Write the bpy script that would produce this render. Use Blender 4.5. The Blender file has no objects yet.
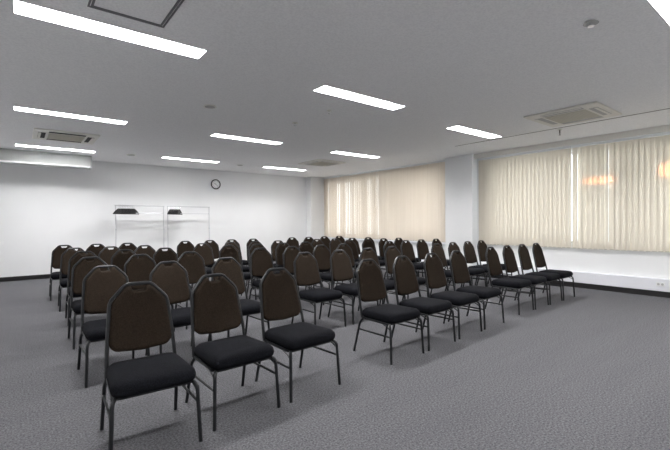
import bpy, bmesh, math, random
from mathutils import Vector, Matrix
random.seed(7)
S = bpy.context.scene
C = S.collection

# ------------------------------------------------------------------ constants
H = 2.86                     # ceiling height
D = 11.63                    # back wall
WX = 8.56                    # window wall face
XL, YN = -1.5, -1.1          # left wall and near wall (behind the camera)

# ------------------------------------------------------------------ materials
def mat(name, col, rough=0.6, metal=0.0, spec=0.5, noise=None, bump=None):
    m = bpy.data.materials.new(name); m.use_nodes = True
    nt = m.node_tree; b = nt.nodes['Principled BSDF']
    b.inputs['Base Color'].default_value = (*col, 1)
    b.inputs['Roughness'].default_value = rough
    b.inputs['Metallic'].default_value = metal
    b.inputs['Specular IOR Level'].default_value = spec
    tc = None
    if noise or bump:
        tc = nt.nodes.new('ShaderNodeTexCoord')
    if noise:                                   # (scale, dark colour, light colour, detail)
        sc, c0, c1, det = noise
        n = nt.nodes.new('ShaderNodeTexNoise'); n.inputs['Scale'].default_value = sc; n.inputs['Detail'].default_value = det
        r = nt.nodes.new('ShaderNodeValToRGB')
        r.color_ramp.elements[0].position = 0.36; r.color_ramp.elements[0].color = (*c0, 1)
        r.color_ramp.elements[1].position = 0.64; r.color_ramp.elements[1].color = (*c1, 1)
        nt.links.new(tc.outputs['Object'], n.inputs['Vector']); nt.links.new(n.outputs['Fac'], r.inputs['Fac'])
        nt.links.new(r.outputs['Color'], b.inputs['Base Color'])
    if bump:
        sc, st, dist = bump
        n = nt.nodes.new('ShaderNodeTexNoise'); n.inputs['Scale'].default_value = sc; n.inputs['Detail'].default_value = 3
        bp = nt.nodes.new('ShaderNodeBump'); bp.inputs['Strength'].default_value = st; bp.inputs['Distance'].default_value = dist
        nt.links.new(tc.outputs['Object'], n.inputs['Vector']); nt.links.new(n.outputs['Fac'], bp.inputs['Height'])
        nt.links.new(bp.outputs['Normal'], b.inputs['Normal'])
    return m

def carpet_mat():
    m = bpy.data.materials.new('grey loop carpet'); m.use_nodes = True
    nt = m.node_tree; b = nt.nodes['Principled BSDF']; b.inputs['Roughness'].default_value = 0.95
    b.inputs['Specular IOR Level'].default_value = 0.15
    tc = nt.nodes.new('ShaderNodeTexCoord')
    fine = nt.nodes.new('ShaderNodeTexNoise'); fine.inputs['Scale'].default_value = 80; fine.inputs['Detail'].default_value = 4; fine.inputs['Roughness'].default_value = 0.75
    mp = nt.nodes.new('ShaderNodeMapping'); mp.inputs['Scale'].default_value = (0.35, 2.2, 1)
    wide = nt.nodes.new('ShaderNodeTexNoise'); wide.inputs['Scale'].default_value = 2.2; wide.inputs['Detail'].default_value = 2
    r = nt.nodes.new('ShaderNodeValToRGB')
    r.color_ramp.elements[0].position = 0.33; r.color_ramp.elements[0].color = (0.03, 0.0302, 0.034, 1)
    r.color_ramp.elements[1].position = 0.67; r.color_ramp.elements[1].color = (0.185, 0.185, 0.197, 1)
    r2 = nt.nodes.new('ShaderNodeValToRGB')
    r2.color_ramp.elements[0].color = (0.88, 0.88, 0.9, 1); r2.color_ramp.elements[1].color = (1.08, 1.08, 1.08, 1)
    mx = nt.nodes.new('ShaderNodeMix'); mx.data_type = 'RGBA'; mx.blend_type = 'MULTIPLY'; mx.inputs[0].default_value = 1
    nt.links.new(tc.outputs['Object'], fine.inputs['Vector']); nt.links.new(tc.outputs['Object'], mp.inputs['Vector'])
    nt.links.new(mp.outputs['Vector'], wide.inputs['Vector'])
    nt.links.new(fine.outputs['Fac'], r.inputs['Fac']); nt.links.new(wide.outputs['Fac'], r2.inputs['Fac'])
    nt.links.new(r.outputs['Color'], mx.inputs[6]); nt.links.new(r2.outputs['Color'], mx.inputs[7])
    nt.links.new(mx.outputs[2], b.inputs['Base Color'])
    bp = nt.nodes.new('ShaderNodeBump'); bp.inputs['Strength'].default_value = 0.3; bp.inputs['Distance'].default_value = 0.002
    nt.links.new(fine.outputs['Fac'], bp.inputs['Height']); nt.links.new(bp.outputs['Normal'], b.inputs['Normal'])
    return m

def emit_mat(name, col, st):
    m = bpy.data.materials.new(name); m.use_nodes = True
    nt = m.node_tree; nt.nodes.clear()
    e = nt.nodes.new('ShaderNodeEmission'); e.inputs['Color'].default_value = (*col, 1); e.inputs['Strength'].default_value = st
    o = nt.nodes.new('ShaderNodeOutputMaterial'); nt.links.new(e.outputs[0], o.inputs[0])
    return m

def slat_mat(name, c, fac):
    m = bpy.data.materials.new(name); m.use_nodes = True
    nt = m.node_tree; nt.nodes.clear()
    tc = nt.nodes.new('ShaderNodeTexCoord'); mp = nt.nodes.new('ShaderNodeMapping'); mp.inputs['Scale'].default_value = (40, 40, .1)
    n = nt.nodes.new('ShaderNodeTexNoise'); n.inputs['Scale'].default_value = 3
    r = nt.nodes.new('ShaderNodeValToRGB'); r.color_ramp.elements[0].position = .3; r.color_ramp.elements[1].position = .7
    r.color_ramp.elements[0].color = (c[0]*.9, c[1]*.9, c[2]*.88, 1); r.color_ramp.elements[1].color = (*c, 1)
    d = nt.nodes.new('ShaderNodeBsdfDiffuse'); t = nt.nodes.new('ShaderNodeBsdfTranslucent')
    mx = nt.nodes.new('ShaderNodeMixShader'); mx.inputs[0].default_value = fac
    o = nt.nodes.new('ShaderNodeOutputMaterial')
    nt.links.new(tc.outputs['Object'], mp.inputs['Vector']); nt.links.new(mp.outputs[0], n.inputs['Vector'])
    nt.links.new(n.outputs['Fac'], r.inputs['Fac'])
    nt.links.new(r.outputs[0], d.inputs['Color']); nt.links.new(r.outputs[0], t.inputs['Color'])
    nt.links.new(d.outputs[0], mx.inputs[1]); nt.links.new(t.outputs[0], mx.inputs[2]); nt.links.new(mx.outputs[0], o.inputs[0])
    return m

def glass_mat():
    m = bpy.data.materials.new('window glass'); m.use_nodes = True
    nt = m.node_tree; nt.nodes.clear()
    t = nt.nodes.new('ShaderNodeBsdfTransparent'); t.inputs['Color'].default_value = (.93, .96, .96, 1)
    g = nt.nodes.new('ShaderNodeBsdfGlossy'); g.inputs['Roughness'].default_value = 0.02
    mx = nt.nodes.new('ShaderNodeMixShader'); mx.inputs[0].default_value = 0.07
    o = nt.nodes.new('ShaderNodeOutputMaterial')
    nt.links.new(t.outputs[0], mx.inputs[1]); nt.links.new(g.outputs[0], mx.inputs[2]); nt.links.new(mx.outputs[0], o.inputs[0])
    return m

M = dict(
    carpet=carpet_mat(),
    wall=mat('white painted wall', (.87, .88, .89), .85, noise=(1.2, (.86, .87, .88), (.885, .895, .905), 2)),
    ceil=mat('mineral fibre ceiling', (.6, .6, .6), .95, noise=(60, (.86, .865, .875), (.96, .965, .97), 6), bump=(120, .15, .002)),
    white=mat('white enamel', (.82, .83, .84), .4),
    casing=mat('pale grey casing paint', (.46, .475, .47), .5),
    fascia=mat('white fascia with warm bounce tint', (.84, .82, .77), .6),  # white fascia; warm light bounced off the blinds is mixed into its colour
    sill=mat('white painted sill', (.80, .81, .86), .5),
    joint=mat('dark ceiling joint', (.22, .21, .2), .8),
    alu=mat('aluminium trim', (.22, .22, .23), .5, 0.6),
    base=mat('black vinyl baseboard', (.012, .011, .012), .45),
    fabric=mat('black seat fabric', (.006, .006, .008), .9, spec=.12, noise=(160, (.002, .0022, .0035), (.008, .0085, .012), 3), bump=(220, .3, .002)),
    brown=mat('brown back fabric', (.025, .017, .011), .9, spec=.15, noise=(140, (.014, .0095, .0062), (.030, .0205, .014), 3), bump=(200, .3, .002)),
    metal=mat('charcoal lacquered steel', (.018, .0195, .022), .36, .35),
    chrome=mat('chrome', (.75, .75, .76), .18, 1),
    steel=mat('satin steel tube', (.62, .63, .65), .4, .6),
    black=mat('black plastic', (.01, .01, .011), .4),
    acw=mat('off-white plastic', (.80, .79, .74), .5),
    acg=mat('beige grille plastic', (.56, .54, .47), .6),
    dark=mat('dark slot', (.02, .02, .02), .8),
    grey=mat('grey plastic', (.45, .45, .45), .6),
    face=mat('clock face', (.85, .85, .85), .5),
    lamp=emit_mat('lit fluorescent diffuser', (1.0, .985, .97), 38.0),
    slatL=slat_mat('pale pink cream slat fabric', (.89, .82, .74), .34),
    slatR=slat_mat('cream slat fabric', (.86, .81, .73), .33),
    glass=glass_mat(),
    frame=mat('window frame aluminium', (.5, .5, .5), .4, .5),
)

# ------------------------------------------------------------------ mesh helpers
def add_box(bm, x0, x1, y0, y1, z0, z1, bev=0.0, seg=1):
    r = bmesh.ops.create_cube(bm, size=1.0, matrix=Matrix.Translation(((x0+x1)/2, (y0+y1)/2, (z0+z1)/2)) @ Matrix.Diagonal((abs(x1-x0), abs(y1-y0), abs(z1-z0), 1)))
    if bev:
        es = list({e for v in r['verts'] for e in v.link_edges})
        bmesh.ops.bevel(bm, geom=es, offset=bev, segments=seg, affect='EDGES', profile=.5)

def add_cyl(bm, p, r, h, seg=24, r2=None, axis='Z'):
    m = Matrix.Translation(Vector(p))
    if axis == 'Y': m = m @ Matrix.Rotation(math.pi/2, 4, 'X')
    if axis == 'X': m = m @ Matrix.Rotation(math.pi/2, 4, 'Y')
    bmesh.ops.create_cone(bm, cap_ends=True, segments=seg, radius1=r, radius2=r if r2 is None else r2, depth=h, matrix=m)

def add_tube(bm, pts, r, seg=8, closed=False):
    pts = [Vector(p) for p in pts]; n = len(pts); rings = []
    for i, p in enumerate(pts):
        if closed: t = (pts[(i+1) % n] - pts[i-1]).normalized()
        else:
            a = pts[max(i-1, 0)]; b = pts[min(i+1, n-1)]
            t1 = (p-a).normalized() if i > 0 else (b-p).normalized(); t2 = (b-p).normalized() if i < n-1 else t1
            t = (t1+t2).normalized()
        up = Vector((0, 0, 1)) if abs(t.z) < .8 else Vector((0, 1, 0))
        if i and rings:
            u = (prev_u - t*prev_u.dot(t)).normalized()
        else:
            u = (up - t*up.dot(t)).normalized()
        prev_u = u; v = t.cross(u)
        rings.append([bm.verts.new(p + (u*math.cos(2*math.pi*k/seg) + v*math.sin(2*math.pi*k/seg))*r) for k in range(seg)])
    m = n if closed else n-1
    for i in range(m):
        A, B = rings[i], rings[(i+1) % n]
        for k in range(seg):
            bm.faces.new((A[k], A[(k+1) % seg], B[(k+1) % seg], B[k]))
    if not closed:
        bm.faces.new(list(reversed(rings[0]))); bm.faces.new(rings[-1])

def arc(p0, p1, p2, n=5):
    # quadratic corner rounding
    p0, p1, p2 = Vector(p0), Vector(p1), Vector(p2)
    return [p0*(1-t)**2 + p1*2*t*(1-t) + p2*t*t for t in [k/n for k in range(n+1)]]

def rounded(pts, rad, n=4, closed=False):
    pts = [Vector(p) for p in pts]; out = []; N = len(pts)
    for i, p in enumerate(pts):
        if not closed and i in (0, N-1): out.append(p); continue
        a = pts[i-1]; b = pts[(i+1) % N]
        ra = min(rad, (a-p).length*.45); rb = min(rad, (b-p).length*.45)
        out += arc(p+(a-p).normalized()*ra, p, p+(b-p).normalized()*rb, n)
    return out

def obj(name, bm, m, parent=None, smooth=False):
    bmesh.ops.recalc_face_normals(bm, faces=bm.faces[:])
    me = bpy.data.meshes.new(name); bm.to_mesh(me); bm.free()
    if smooth:
        for p in me.polygons: p.use_smooth = True
        try: me.set_sharp_from_angle(angle=math.radians(40))
        except Exception: pass
    if m: me.materials.append(M[m])
    o = bpy.data.objects.new(name, me); C.objects.link(o)
    if parent: o.parent = parent
    return o

def tag(o, label, cat, group=None):
    o['label'] = label; o['category'] = cat
    if group: o['group'] = group
    return o

def thing(name, label, cat, loc=(0, 0, 0), rz=0, group=None):
    o = bpy.data.objects.new(name, None); C.objects.link(o); o.empty_display_size = .1
    o.location = loc; o.rotation_euler = (0, 0, rz)
    return tag(o, label, cat, group)

def struct(name, bm, m, parent=None):
    o = obj(name, bm, m, parent)
    if not parent: o['kind'] = 'structure'
    return o

def copy_tree(o, parent=None):
    c = o.copy(); C.objects.link(c)
    if parent: c.parent = parent
    for ch in list(o.children): copy_tree(ch, c)
    return c

# ------------------------------------------------------------------ lamp positions (x0, y0 of each recessed fitting)
LL, LW = 1.368, .22
NAMES = {'front': 'nearest', }
LIGHTS = [
    (-.004, 3.587, 'long recessed fluorescent ceiling light, largest one, at top left beside the square hatch'),
    (-.02, 6.843, 'recessed ceiling light on the left, just before the beige cassette air conditioner'),
    (-.015, 10.07, 'recessed ceiling light at far left, between cassette air conditioner and white casing'),
    (2.776, 3.677, 'recessed ceiling light, largest of the middle line, near two small sprinklers'),
    (2.743, 6.836, 'recessed ceiling light, second of the middle line, beyond the round grey speaker'),
    (2.734, 9.95, 'recessed ceiling light above the garment racks, close to the back wall'),
    (5.672, 3.899, 'recessed ceiling light nearest the white pillar and the right-hand blinds'),
    (5.542, 6.929, 'recessed ceiling light in front of the left-hand window blinds'),
    (5.482, 10.0, 'small-looking recessed ceiling light at the far corner right of the wall clock'),
    (3.12, .632, 'recessed ceiling light cut off by the upper right edge of the photo'),
    # the same grid carries on behind and beside the camera
    (-.1, .45, 'recessed ceiling light overhead of the viewpoint'),
    (5.75, .75, 'recessed ceiling light beyond the right edge of the photo'),
]
REC = .09
# ------------------------------------------------------------------ setting
def ceiling():
    xs = sorted({XL, 9.3} | {v for l in LIGHTS for v in (l[0], l[0]+LL)})
    ys = sorted({YN, D+.2} | {v for l in LIGHTS for v in (l[1], l[1]+LW)})
    bm = bmesh.new(); V = {}
    def v(x, y):
        if (x, y) not in V: V[(x, y)] = bm.verts.new((x, y, H))
        return V[(x, y)]
    for i in range(len(xs)-1):
        for j in range(len(ys)-1):
            cx_, cy_ = (xs[i]+xs[i+1])/2, (ys[j]+ys[j+1])/2
            if any(l[0] < cx_ < l[0]+LL and l[1] < cy_ < l[1]+LW for l in LIGHTS): continue
            bm.faces.new((v(xs[i], ys[j]), v(xs[i+1], ys[j]), v(xs[i+1], ys[j+1]), v(xs[i], ys[j+1])))
    add_box(bm, XL, 9.3, YN, D+.2, H+.14, H+.2)
    o = struct('ceiling', bm, 'ceil')
ceiling()
bm = bmesh.new(); add_box(bm, XL-.1, WX+.2, YN-.1, D+.1, -.1, 0); struct('floor', bm, 'carpet')
bm = bmesh.new(); add_box(bm, XL-.1, WX+.2, D, D+.12, 0, H+.14)
struct('wall_back', bm, 'wall')
bm = bmesh.new(); add_box(bm, 7.95, WX, D-.28, D, 0, H); struct('wall_corner_pillar', bm, 'wall')
bm = bmesh.new(); add_box(bm, XL-.12, XL, YN, D, 0, H+.14); struct('wall_left', bm, 'wall')
bm = bmesh.new(); add_box(bm, XL, WX, YN-.12, YN, 0, H+.14); struct('wall_near', bm, 'wall')
# window wall with two openings
Z0, Z1 = .84, 2.66
W1 = (6.25, 11.2); W2 = (-1.4, 5.02)
bm = bmesh.new()
add_box(bm, WX, WX+.2, YN, D, 0, Z0)
add_box(bm, WX, WX+.2, YN, D, Z1, H+.14)
for a, b in ((YN, W2[0]), (W2[1], W1[0]), (W1[1], D)): add_box(bm, WX, WX+.2, a, b, Z0, Z1)
struct('wall_right', bm, 'wall')
bm = bmesh.new(); add_box(bm, 8.34, WX, 5.35, 6.10, 0, H); struct('wall_window_pillar', bm, 'wall')
# fascia over the right-hand window, boxed ledge low on the wall
bm = bmesh.new(); add_box(bm, 8.40, 8.45, YN, 5.35, 2.755, H); struct('trim_1', bm, 'fascia')
bm = bmesh.new(); add_box(bm, 8.47, WX, YN, 5.35, .092, .305, .006); add_box(bm, 8.47, WX, 6.10, D-.28, .092, .305, .006); struct('trim_2', bm, 'sill')
bm = bmesh.new(); add_box(bm, 7.17, 7.20, YN, 5.0, H-.003, H+.01); struct('trim_3', bm, 'joint')
bm = bmesh.new(); add_box(bm, 8.485, WX, 6.10, D-.28, .70, .735, .004); struct('trim_4', bm, 'sill')
bm = bmesh.new(); add_box(bm, XL, 7.95, D-.012, D, 0, .098, .002); struct('baseboard_back', bm, 'base')
bm = bmesh.new(); add_box(bm, 8.462, WX, YN, 5.35, 0, .094); add_box(bm, 8.462, WX, 6.10, D-.28, 0, .094)
add_box(bm, 8.328, 8.5, 5.338, 6.112, 0, .094); struct('baseboard_right', bm, 'base')
bm = bmesh.new(); add_box(bm, XL, XL+.012, YN, D, 0, .098); struct('baseboard_left', bm, 'base')

def window(name, y0, y1, n):
    w = bpy.data.objects.new(name, None); C.objects.link(w); w['kind'] = 'structure'; w.location = (WX+.12, (y0+y1)/2, Z0)
    L = (y1-y0)/2; h = Z1-Z0
    bm = bmesh.new()
    for a, b in ((0, .05), (h-.05, h)): add_box(bm, -.03, .03, -L, L, a, b)
    for k in range(n+1):
        y = -L + 2*L*k/n; y = min(max(y, -L+.025), L-.025); add_box(bm, -.028, .028, y-.025, y+.025, .05, h-.05)
    obj('window_frame', bm, 'frame', w)
    for k in range(n):
        bm = bmesh.new(); a = -L+2*L*k/n+.02; b = -L+2*L*(k+1)/n-.02
        add_box(bm, -.003, .003, a, b, .04, h-.04); obj('window_glass', bm, 'glass', w)
window('window_1', *W1, 4); window('window_2', *W2, 5)

# ------------------------------------------------------------------ ceiling lights
def ceiling_light():
    t = thing('ceiling_light', '', 'ceiling light', group='recessed ceiling lights')
    bm = bmesh.new()      # thin rim round the opening
    e = .012
    for a in ((-e, LL+e, -e, 0), (-e, LL+e, LW, LW+e), (-e, 0, 0, LW), (LL, LL+e, 0, LW)):
        add_box(bm, *a, -.004, .001)
    obj('frame', bm, 'white', t)
    bm = bmesh.new()      # housing: four sloped reflector sides
    ins = .018
    b = [bm.verts.new(p) for p in ((0, 0, 0), (LL, 0, 0), (LL, LW, 0), (0, LW, 0))]
    u = [bm.verts.new(p) for p in ((ins, ins, REC), (LL-ins, ins, REC), (LL-ins, LW-ins, REC), (ins, LW-ins, REC))]
    for k in range(4): bm.faces.new((b[k], b[(k+1) % 4], u[(k+1) % 4], u[k]))
    obj('reflector', bm, 'white', t)
    bm = bmesh.new()
    q = [bm.verts.new(p) for p in ((ins, ins, REC-.001), (ins, LW-ins, REC-.001), (LL-ins, LW-ins, REC-.001), (LL-ins, ins, REC-.001))]
    bm.faces.new(q); obj('diffuser', bm, 'lamp', t)
    return t
proto = ceiling_light()
for i, (x, y, lab) in enumerate(LIGHTS):
    o = proto if i == 0 else copy_tree(proto)
    o.location = (x, y, H); o['label'] = lab

# ------------------------------------------------------------------ cassette air conditioners
def cassette(x, y, lab, w, slot, grille):
    t = thing('cassette_air_conditioner', lab, 'air conditioner', (x, y, H), group='ceiling cassette air conditioners')
    h = w/2
    bm = bmesh.new(); add_box(bm, -h, h, -h, h, -.028, 0, .01); obj('panel', bm, 'acw', t)
    g = h*.56
    bm = bmesh.new(); add_box(bm, -g, g, -g, g, -.036, -.026, .004)
    n = 14
    for k in range(n):
        yy = -g+.03+(2*g-.06)*k/(n-1); add_box(bm, -g+.02, g-.02, yy-.006, yy+.006, -.041, -.036)
    obj('grille', bm, grille, t)
    for k in range(4):
        a = k*math.pi/2
        bm = bmesh.new(); add_box(bm, -g*1.0, g*1.0, -h*.86, -h*.64, -.0305, -.026)
        bmesh.ops.rotate(bm, verts=bm.verts[:], cent=(0, 0, 0), matrix=Matrix.Rotation(a, 3, 'Z'))
        s = obj('air_outlet', bm, slot, t)
        if slot == 'dark' and k == 0: continue       # this flap stands open
        bm = bmesh.new(); add_box(bm, -g*.97, g*.97, -h*.855, -h*.775, -.038, -.031, .003)
        bmesh.ops.rotate(bm, verts=bm.verts[:], cent=(0, 0, 0), matrix=Matrix.Rotation(a, 3, 'Z'))
        obj('flap', bm, 'acw', s)
    return t
cassette(.70, 8.63, 'beige cassette air conditioner in the ceiling at far left with a dark open slot', .95, 'dark', 'acg')
cassette(6.45, 2.47, 'beige cassette air conditioner in the ceiling near the right-hand blinds', .98, 'grey', 'acg')
cassette(6.32, 8.50, 'faint cassette air conditioner in the ceiling near the far corner', .92, 'grey', 'acg')

# access hatch
t = thing('access_hatch', 'square ceiling access hatch outlined in dark aluminium at the top left', 'hatch', (.672, 3.11, H))
bm = bmesh.new(); add_box(bm, -.225, .225, -.225, .225, -.002, .01); obj('hatch_panel', bm, 'ceil', t)
bm = bmesh.new()
for a, b in ((.25, .262), (.228, .243)):
    for p in ((-b, b, -b, -a), (-b, b, a, b), (-b, -a, -a, a), (a, b, -a, a)): add_box(bm, *p, -.006, .004)
obj('hatch_frame', bm, 'alu', t)

# sprinklers, speakers, detectors
def sprinkler(x, y, lab, s=1.0, drop=-.012, head='chrome', plate='acw'):
    t = thing('ceiling_sprinkler', lab, 'sprinkler', (x, y, H), group='ceiling sprinklers')
    bm = bmesh.new(); add_cyl(bm, (0, 0, -.006), .05*s, .012, 28, .034*s); 
    for f in bm.faces: pass
    obj('escutcheon', bm, plate, t, True)
    bm = bmesh.new(); add_cyl(bm, (0, 0, -.018-drop/2), .011*s, .036+drop, 12)
    add_tube(bm, [(-.013*s, 0, -.035-drop), (-.018*s, 0, -.05-drop), (0, 0, -.062-drop)], .003*s, 6)
    add_tube(bm, [(.013*s, 0, -.035-drop), (.018*s, 0, -.05-drop), (0, 0, -.062-drop)], .003*s, 6)
    add_cyl(bm, (0, 0, -.064-drop), .022*s, .004, 16)
    obj('head', bm, head, t, True)
sprinkler(3.436, 5.33, 'small round sprinkler in the ceiling, left of the one beside the large middle light')
sprinkler(3.433, 4.449, 'small sprinkler in the ceiling just left below the largest middle-line light', .7)
sprinkler(3.562, 1.226, 'chrome sprinkler with round plate alone on the ceiling at upper right', 1.1, -.03, 'chrome', 'grey')
sprinkler(7.30, 2.99, 'dark hanging sprinkler on the ceiling strip above the right-hand blinds', .8, .035, 'black', 'acw')
def disc(x, y, lab, r):
    t = thing('ceiling_speaker', lab, 'speaker', (x, y, H), group='round flat ceiling speakers')
    bm = bmesh.new(); add_cyl(bm, (0, 0, -.006), r, .012, 32, r*.9); obj('rim', bm, 'acw', t, True)
    bm = bmesh.new(); add_cyl(bm, (0, 0, -.011), r*.78, .008, 32, r*.7); obj('grille', bm, 'grey', t, True)
disc(2.043, 5.263, 'round grey flush speaker in the middle of the ceiling', .085)
disc(2.058, 10.10, 'round grey flush speaker in the ceiling near the back wall, left', .10)
disc(4.777, 10.18, 'faint round flush speaker in the ceiling above and right of the clock', .085)

# long white casing hung under the ceiling at the left
t = thing('ceiling_casing', 'long white box casing mounted under the ceiling at the far left wall', 'casing', (-.9, 10.95, H))
bm = bmesh.new(); add_box(bm, -.57, 2.24, -.15, .15, -.28, -.002, .01, 2); obj('casing_body', bm, 'casing', t)
bm = bmesh.new(); add_box(bm, 2.24, 2.27, -.155, .155, -.285, -.002, .006); obj('end_cap', bm, 'casing', t)
bm = bmesh.new(); add_box(bm, -.57, 2.24, -.165, -.15, -.28, -.245, .003); obj('lower_lip', bm, 'white', t)

# ------------------------------------------------------------------ vertical blinds
def blind(x, y0, y1, ztop, zbot, lab, m, ang, wid=.107, pitch=.088, opens=()):
    t = thing('vertical_blind', lab, 'blind', (x, (y0+y1)/2, ztop), group='vertical blinds on the window wall')
    L = (y1-y0)/2
    bm = bmesh.new(); add_box(bm, -.022, .022, -L, L, -.035, 0, .003); obj('headrail', bm, 'white', t)
    bm = bmesh.new(); chain = bmesh.new()
    n = max(2, round(2*L/pitch)); pitch = 2*L/n
    for k in range(n):
        c = -L + pitch*(k+.5); a = math.radians(ang(k, n))
        dx, dy = math.sin(a)*wid/2, math.cos(a)*wid/2
        zb = zbot-ztop + random.uniform(-.004, .004); zt = -.037
        # slightly cupped slat: three columns of vertices with thickness
        nx, ny = math.cos(a), -math.sin(a)
        rows = []
        for z in (zb, zt):
            f = [(-dx, c-dy), (nx*.004, c+ny*.004), (dx, c+dy)]
            bk = [(px+nx*.0009, py+ny*.0009) for px, py in f]
            rows.append([bm.verts.new((px, py, z)) for px, py in f+bk[::-1]])
        for i in range(6): bm.faces.new((rows[0][i], rows[0][(i+1) % 6], rows[1][(i+1) % 6], rows[1][i]))
        bm.faces.new(rows[0]); bm.faces.new(rows[1][::-1])
        add_box(chain, -.004, .004, c-.03, c+.03, zb-.002, zb+.012)
    obj('slats', bm, m, t)
    add_tube(chain, [(0, -L+.02, zbot-ztop+.004), (0, L-.02, zbot-ztop+.004)], .002, 6)
    obj('bottom_chain', chain, 'acg', t)
    bm = bmesh.new()
    add_tube(bm, [(-.03, -L+.03, -.03), (-.03, -L+.03, zbot-ztop+.25)], .002, 6); obj('pull_cord', bm, 'white', t)
    return t
rr = random.Random(3)
blind(8.49, 8.62, 11.33, 2.835, .765, 'vertical blind on the far half of the left-hand window, pale with bright slits', 'slatL', lambda k, n: rr.choice((9.5, 11, 12.5, 7, 10, 5, 11.5)))
blind(8.49, 6.16, 8.60, 2.835, .765, 'closed cream vertical blind between the far slitted blind and the white pillar', 'slatL', lambda k, n: rr.uniform(-11, -5))
def a3(k, n): return rr.uniform(-11, -7)
def a4(k, n):
    if k == n-1: return 14
    if k == n-2: return 27
    if k == n-7: return 34
    if k == n-8: return 8
    return rr.uniform(-11, -7)
blind(8.49, 3.277, 5.26, 2.745, .755, 'closed cream vertical blind immediately right of the white pillar', 'slatR', a3)
blind(8.49, -1.35, 3.248, 2.745, .755, 'wide cream vertical blind at the right edge of the photo with an orange glow', 'slatR', a4)

# ------------------------------------------------------------------ wall clock
t = thing('wall_clock', 'small round wall clock with black rim on the white back wall', 'clock', (4.66, D-.02, 2.437))
bm = bmesh.new()
add_tube(bm, [(.135*math.cos(2*math.pi*k/40), -.012, .135*math.sin(2*math.pi*k/40)) for k in range(40)], .017, 10, True)
obj('rim', bm, 'black', t, True)
bm = bmesh.new(); add_cyl(bm, (0, 0, 0), .13, .025, 40, axis='Y'); obj('face', bm, 'face', t)
bm = bmesh.new()
for k in range(12):
    a = k*math.pi/6; r0 = .095
    m4 = Matrix.Rotation(a, 4, 'Y') @ Matrix.Translation((0, -.014, r0)) @ Matrix.Diagonal((.008, .003, .022, 1))
    bmesh.ops.create_cube(bm, size=1, matrix=m4)
obj('hour_marks', bm, 'black', t)
for nm, ang, ln, w in (('hour_hand', 300, .055, .009), ('minute_hand', 130, .085, .006)):
    bm = bmesh.new()
    bmesh.ops.create_cube(bm, size=1, matrix=Matrix.Rotation(math.radians(ang), 4, 'Y') @ Matrix.Translation((0, -.017, ln/2)) @ Matrix.Diagonal((w, .002, ln, 1)))
    obj(nm, bm, 'black', t)

# ------------------------------------------------------------------ garment racks and hangers
def rack(x0, x1, lab):
    y = D-.40; zt = 1.735; w = (x1-x0)/2
    t = thing('garment_rack', lab, 'garment rack', ((x0+x1)/2, y, 0), group='steel garment racks')
    for s in (-1, 1):
        bm = bmesh.new(); add_tube(bm, [(s*w, 0, .06), (s*w, 0, zt-.010)], .0105, 10); obj('upright', bm, 'steel', t, True)
        bm = bmesh.new(); add_tube(bm, [(s*w, -.2, .06), (s*w, .2, .06)], .013, 10); f = obj('foot_bar', bm, 'steel', t, True)
        for q in (-1, 1):
            bm = bmesh.new(); add_cyl(bm, (s*w, q*.19, .022), .022, .02, 16, axis='X'); add_box(bm, s*w-.008, s*w+.008, q*.19-.008, q*.19+.008, .02, .05)
            obj('castor', bm, 'black', f)
        bm = bmesh.new(); add_cyl(bm, (s*w, 0, 1.13), .018, .03, 12); obj('collar', bm, 'steel', t, True)
    bm = bmesh.new(); add_tube(bm, [(-w-.02, 0, zt), (w+.02, 0, zt)], .0105, 10); obj('top_rail', bm, 'steel', t, True)
    bm = bmesh.new(); add_tube(bm, [(-w, .05, 1.545), (w, .05, 1.545)], .006, 8); add_tube(bm, [(-w, 0, 1.545), (-w, .05, 1.545)], .007, 8); add_tube(bm, [(w, 0, 1.545), (w, .05, 1.545)], .007, 8)
    obj('lower_rail', bm, 'steel', t, True)
    bm = bmesh.new(); add_tube(bm, [(-w, 0, .14), (w, 0, .14)], .01, 8); obj('base_bar', bm, 'steel', t, True)
rack(1.924, 3.065, 'thin steel garment rack standing by the back wall, the left one of two')
rack(3.17, 4.306, 'thin steel garment rack by the back wall, the right one under the clock')
def hanger():
    t = thing('clothes_hanger', '', 'hanger')
    bm = bmesh.new()
    z = -.085
    # thick moulded shoulders with a lower bar
    P = [(0, -.215, z-.125), (0, -.13, z-.055), (0, -.03, z), (0, .03, z), (0, .13, z-.055), (0, .215, z-.125)]
    add_tube(bm, P, .0105, 8); add_tube(bm, [(0, -.205, z-.128), (0, .205, z-.128)], .007, 8)
    v = [bm.verts.new((sx*.003, y, zz)) for sx in (-1, 1) for y, zz in ((-.2, z-.125), (.2, z-.125), (.13, z-.055), (.03, z), (-.03, z), (-.13, z-.055))]
    bm.faces.new(v[:6]); bm.faces.new(v[6:][::-1])
    for k in range(6): bm.faces.new((v[k], v[(k+1) % 6], v[6+(k+1) % 6], v[6+k]))
    obj('shoulders', bm, 'black', t, True)
    bm = bmesh.new()
    pts = [(0, 0, z+.005), (0, 0, -.04)] + [(0, .019*math.sin(math.radians(d)), .0 - .019*math.cos(math.radians(d))) for d in range(30, 290, 26)]
    add_tube(bm, pts, .003, 6); obj('hook', bm, 'chrome', t)
    return t
hp = hanger(); first = True
for (xa, n, which, lab) in ((2.0, 10, 'hangers on the left rack', 'black hanger in the bunch on the left garment rack'),
                            (3.24, 8, 'hangers on the right rack', 'black hanger in the bunch on the right garment rack')):
    for k in range(n):
        o = hp if first else copy_tree(hp); first = False
        o.location = (xa+k*(.038 if n > 9 else .034), D-.40, 1.735)
        o.rotation_euler = (0, 0, (-.80 if n > 9 else -.62)+random.uniform(-.01, .01)); o['label'] = lab; o['group'] = which

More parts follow.
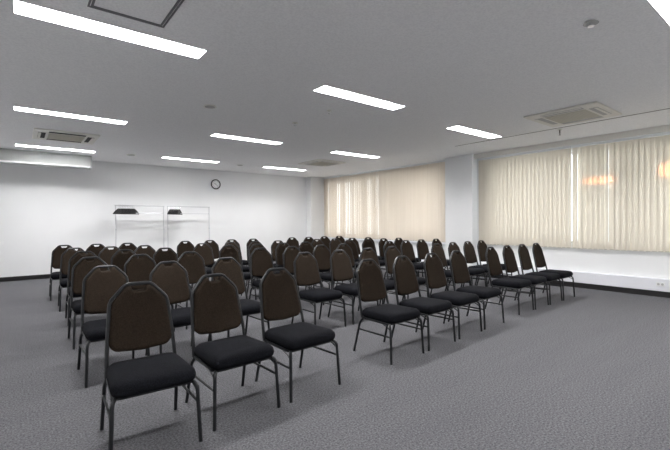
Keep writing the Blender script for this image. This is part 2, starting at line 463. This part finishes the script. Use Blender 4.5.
# ------------------------------------------------------------------ outlets on the low ledge
def outlet(y, lab):
    t = thing('wall_outlet', lab, 'outlet', (8.47, y, .213), group='outlets on the low ledge')
    bm = bmesh.new(); add_box(bm, -.008, 0, -.06, .06, -.035, .035, .003); obj('plate', bm, 'white', t)
    for s in (-1, 1):
        bm = bmesh.new(); add_cyl(bm, (-.009, s*.027, 0), .019, .005, 20, axis='X'); obj('socket', bm, 'grey', t)
outlet(1.875, 'small white double socket plate on the low white ledge, near right photo edge')
outlet(1.70, 'small socket plate on the low ledge, cut by the right photo edge')

# ------------------------------------------------------------------ banquet chair
def make_chair():
    t = thing('banquet_chair', '', 'chair')
    R = .0115
    # lean line of the back: y as a function of z
    def yb(z): return .165 + (z-.42)*.235
    # seat cushion: rounded trapezoid, puffy
    bm = bmesh.new()
    out = []
    base = [(-.224, -.255), (.224, -.255), (.205, .17), (-.205, .17)]
    pr = rounded([(x, y, 0) for x, y in base], .07, 5, True)
    N = len(pr)
    prof = [(-.012, .358), (.002, .370), (.008, .392), (.0, .418), (-.024, .436), (-.07, .444), (-.13, .448)]
    rings = []
    cen = Vector((0, -.025, 0))
    for off, z in prof:
        ring = []
        for p in pr:
            d = (p-cen); L = d.length; q = cen + d*((L+off)/L)
            zz = z
            ring.append(bm.verts.new((q.x, q.y, zz)))
        rings.append(ring)
    for a, b in zip(rings, rings[1:]):
        for k in range(N): bm.faces.new((a[k], a[(k+1) % N], b[(k+1) % N], b[k]))
    bm.faces.new(rings[0][::-1]); bm.faces.new(rings[-1])
    obj('seat', bm, 'fabric', t, True)
    # seat frame: ring tube + cross bar
    bm = bmesh.new()
    add_tube(bm, rounded([(-.212, -.215, .348), (.212, -.215, .348), (.198, .168, .348), (-.198, .168, .348)], .05, 4, True), R, 8, True)
    add_tube(bm, [(-.2, -.02, .346), (.2, -.02, .346)], .008, 6)
    obj('seat_frame', bm, 'metal', t, True)
    # legs
    for s in (-1, 1):
        bm = bmesh.new(); add_tube(bm, rounded([(s*.236, -.262, .0), (s*.223, -.243, .33), (s*.205, -.215, .350)], .022, 3), R, 8); obj('leg', bm, 'metal', t, True)
    for s in (-1, 1):
        bm = bmesh.new(); add_tube(bm, rounded([(s*.222, .245, .0), (s*.213, .168, .30), (s*.206, .13, .345)], .03, 3), R, 8); obj('leg', bm, 'metal', t, True)
    for s in (-1, 1):
        bm = bmesh.new(); add_tube(bm, [(s*.217, .186, .235), (s*.225, -.244, .235)], .0085, 8)
        add_tube(bm, rounded([(s*.222, -.238, .30), (s*.218, -.20, .322), (s*.214, -.14, .34)], .03, 3), .006, 6); obj('stretcher', bm, 'metal', t, True)
    # back frame: inverted U with chamfered shoulders and a short flat top
    def P(x, z): return (x, yb(z), z)
    pts = [P(-.203, .348), P(-.197, .50), P(-.172, .79), P(-.076, .893), P(.076, .893), P(.172, .79), P(.197, .50), P(.203, .348)]
    bm = bmesh.new(); add_tube(bm, rounded(pts, .032, 4), R+.001, 8); obj('back_frame', bm, 'metal', t, True)
    # upholstered panel with a hand hole at the top
    def panel_outline(shr):
        pts = [(-.189+shr, .53), (-.155, .49+shr), (0, .478+shr), (.155, .49+shr), (.189-shr, .53), (.163-shr, .785-shr*.4),
               (.075, .882-shr), (.046, .884-shr), (.040, .852-shr*.6), (-.040, .852-shr*.6), (-.046, .884-shr), (-.075, .882-shr), (-.163+shr, .785-shr*.4)]
        return [(v.x, v.z) for v in rounded([(x, 0, z) for x, z in pts], .022, 3, True)]
    bm = bmesh.new(); rings = []
    for shr, dy in ((.012, .020), (.0, .012), (.0, -.008), (.006, -.018), (.016, -.023), (.024, -.0255), (.034, -.0258)):
        rings.append([bm.verts.new((x, yb(z)+dy, z)) for x, z in panel_outline(shr)])
    N = len(rings[0])
    for a, b in zip(rings, rings[1:]):
        for k in range(N): bm.faces.new((a[k], a[(k+1) % N], b[(k+1) % N], b[k]))
    f1 = bm.faces.new(rings[0][::-1]); f2 = bm.faces.new(rings[-1])
    bmesh.ops.triangulate(bm, faces=[f1, f2])
    obj('backrest', bm, 'brown', t, True)
    return t

def ry(r, x):
    return (2.84+.125*x-.008*x*x, 4.2+.045*x, 5.42+.03*x, 6.6, 7.68-.045*x, 8.76-.01*x)[r]
DEF = [.70, 1.21, 1.78, 2.87, 3.42, 3.97, 4.48, 5.60, 6.15, 6.66, 7.16]
ROWS = [
    [.627, 1.165, 1.748, 2.975, 3.51, 4.10, 4.67, 5.62, 6.15, 6.57, 7.12],
    [.635, 1.20, 1.83, 2.92, 3.52, 4.09, 4.63, 5.83, 6.36, 6.85, 7.37],
    [.664, 1.20, 1.83, 2.90, 3.48, 4.09, 4.58, 5.81, 6.33, 6.81, 7.36],
    [.74, 1.236, 1.815, 2.87, 3.42, 3.97, 4.48, 5.62, 6.17, 6.67, 7.16],
    [.73, 1.22, 1.75, 2.76, 3.32, 3.85, 4.37, 5.40, 5.90, 6.36, 6.87],
    [.667, 1.17, 1.70, 2.82, 3.36, 3.87, 4.41, 5.55, 6.01, 6.49, 7.0],
]
ROWN = ['front row', 'second row', 'third row', 'fourth row', 'fifth row', 'back row']
def seatname(c):
    if c < 3: return ('left', 'middle', 'right')[c] + ' seat of the left block'
    if c < 7: return ('leftmost', 'second', 'third', 'rightmost')[c-3] + ' seat of the centre block'
    return ('leftmost', 'second', 'third', 'rightmost')[c-7] + ' seat of the right block'
FRONT = {0: (.627, 2.90, -.04), 1: (1.165, 2.965, .04), 2: (1.735, 3.0, .055), 3: (2.86, 3.07, .036), 4: (3.42, 3.10, .05), 5: (4.0, 3.14, .045), 6: (4.57, 3.18, .045)}
chair = make_chair(); first = True
for row in ROWS:                 # keep neighbours from touching
    for a, b in ((0, 3), (3, 7), (7, 11)):
        m = sum(row[a:b])/(b-a); g = min(row[k+1]-row[k] for k in range(a, b-1))
        for _ in range(40):
            for k in range(a, b-1):
                d = .512-(row[k+1]-row[k])
                if d > 0: row[k] -= d/2; row[k+1] += d/2
SLOPE = [.045, .03, .02, .0, -.02, -.01]
for r in range(6):
    for c in range(11):
        x = ROWS[r][c]; y = ry(r, x)
        a = SLOPE[r] + random.uniform(-.015, .015)
        o = chair if first else copy_tree(chair); first = False
        # (x, y) is where the top of the back stands; step back to the footprint centre
        if r == 0 and c in FRONT: x, y, a = FRONT[c]
        o.location = (x + .277*math.sin(a), y - .277*math.cos(a), 0); o.rotation_euler = (0, 0, a)
        o['label'] = 'black and brown banquet chair, ' + ROWN[r] + ', ' + seatname(c)
        o['group'] = 'banquet chairs in six rows'

# ------------------------------------------------------------------ light from outside
w = bpy.data.worlds.new('world'); S.world = w; w.use_nodes = True
bg = w.node_tree.nodes['Background']; bg.inputs['Color'].default_value = (.88, .92, 1.0, 1); bg.inputs['Strength'].default_value = 2.3

def spot(name, loc, target, size, sx, sy, power, col, blend):
    l = bpy.data.lights.new(name, 'SPOT'); l.energy = power; l.color = col; l.spot_size = size; l.spot_blend = blend; l.shadow_soft_size = .02
    o = bpy.data.objects.new(name, l); C.objects.link(o); o.location = loc
    d = Vector(target)-Vector(loc); o.rotation_euler = d.to_track_quat('-Z', 'Y').to_euler(); o.scale = (sx, sy, 1)
    return o
spot('sunset_glow', (11.2, 2.75, 1.95), (8.5, 2.80, 2.04), math.radians(4.0), 4.0, 1.0, 1300, (1, .33, .07), .9)
spot('sunset_glow', (11.2, 1.9, 2.1), (8.5, 1.80, 2.13), math.radians(6.5), 1.0, 1.0, 1600, (1, .33, .07), .8)

# ------------------------------------------------------------------ camera
cam = bpy.data.cameras.new('camera'); co = bpy.data.objects.new('camera', cam); C.objects.link(co)
cam.sensor_width = 36; cam.lens = 400.645/670*36; cam.clip_start = .05
yaw, pitch, roll = math.radians(38.4177), math.radians(-.453), math.radians(-.328)
f = Vector((math.sin(yaw)*math.cos(pitch), math.cos(yaw)*math.cos(pitch), math.sin(pitch)))
r_ = Vector((math.cos(yaw), -math.sin(yaw), 0)); u_ = r_.cross(f)
r2 = r_*math.cos(roll)+u_*math.sin(roll); u2 = -r_*math.sin(roll)+u_*math.cos(roll)
mtx = Matrix((r2, u2, -f)).transposed().to_4x4(); mtx.translation = (0, 0, 1.2948)
co.matrix_world = mtx
S.camera = co

S.view_settings.view_transform = 'Standard'; S.view_settings.look = 'None'
S.view_settings.gamma = 1; S.view_settings.use_curve_mapping = False
S.view_settings.exposure = 1.28
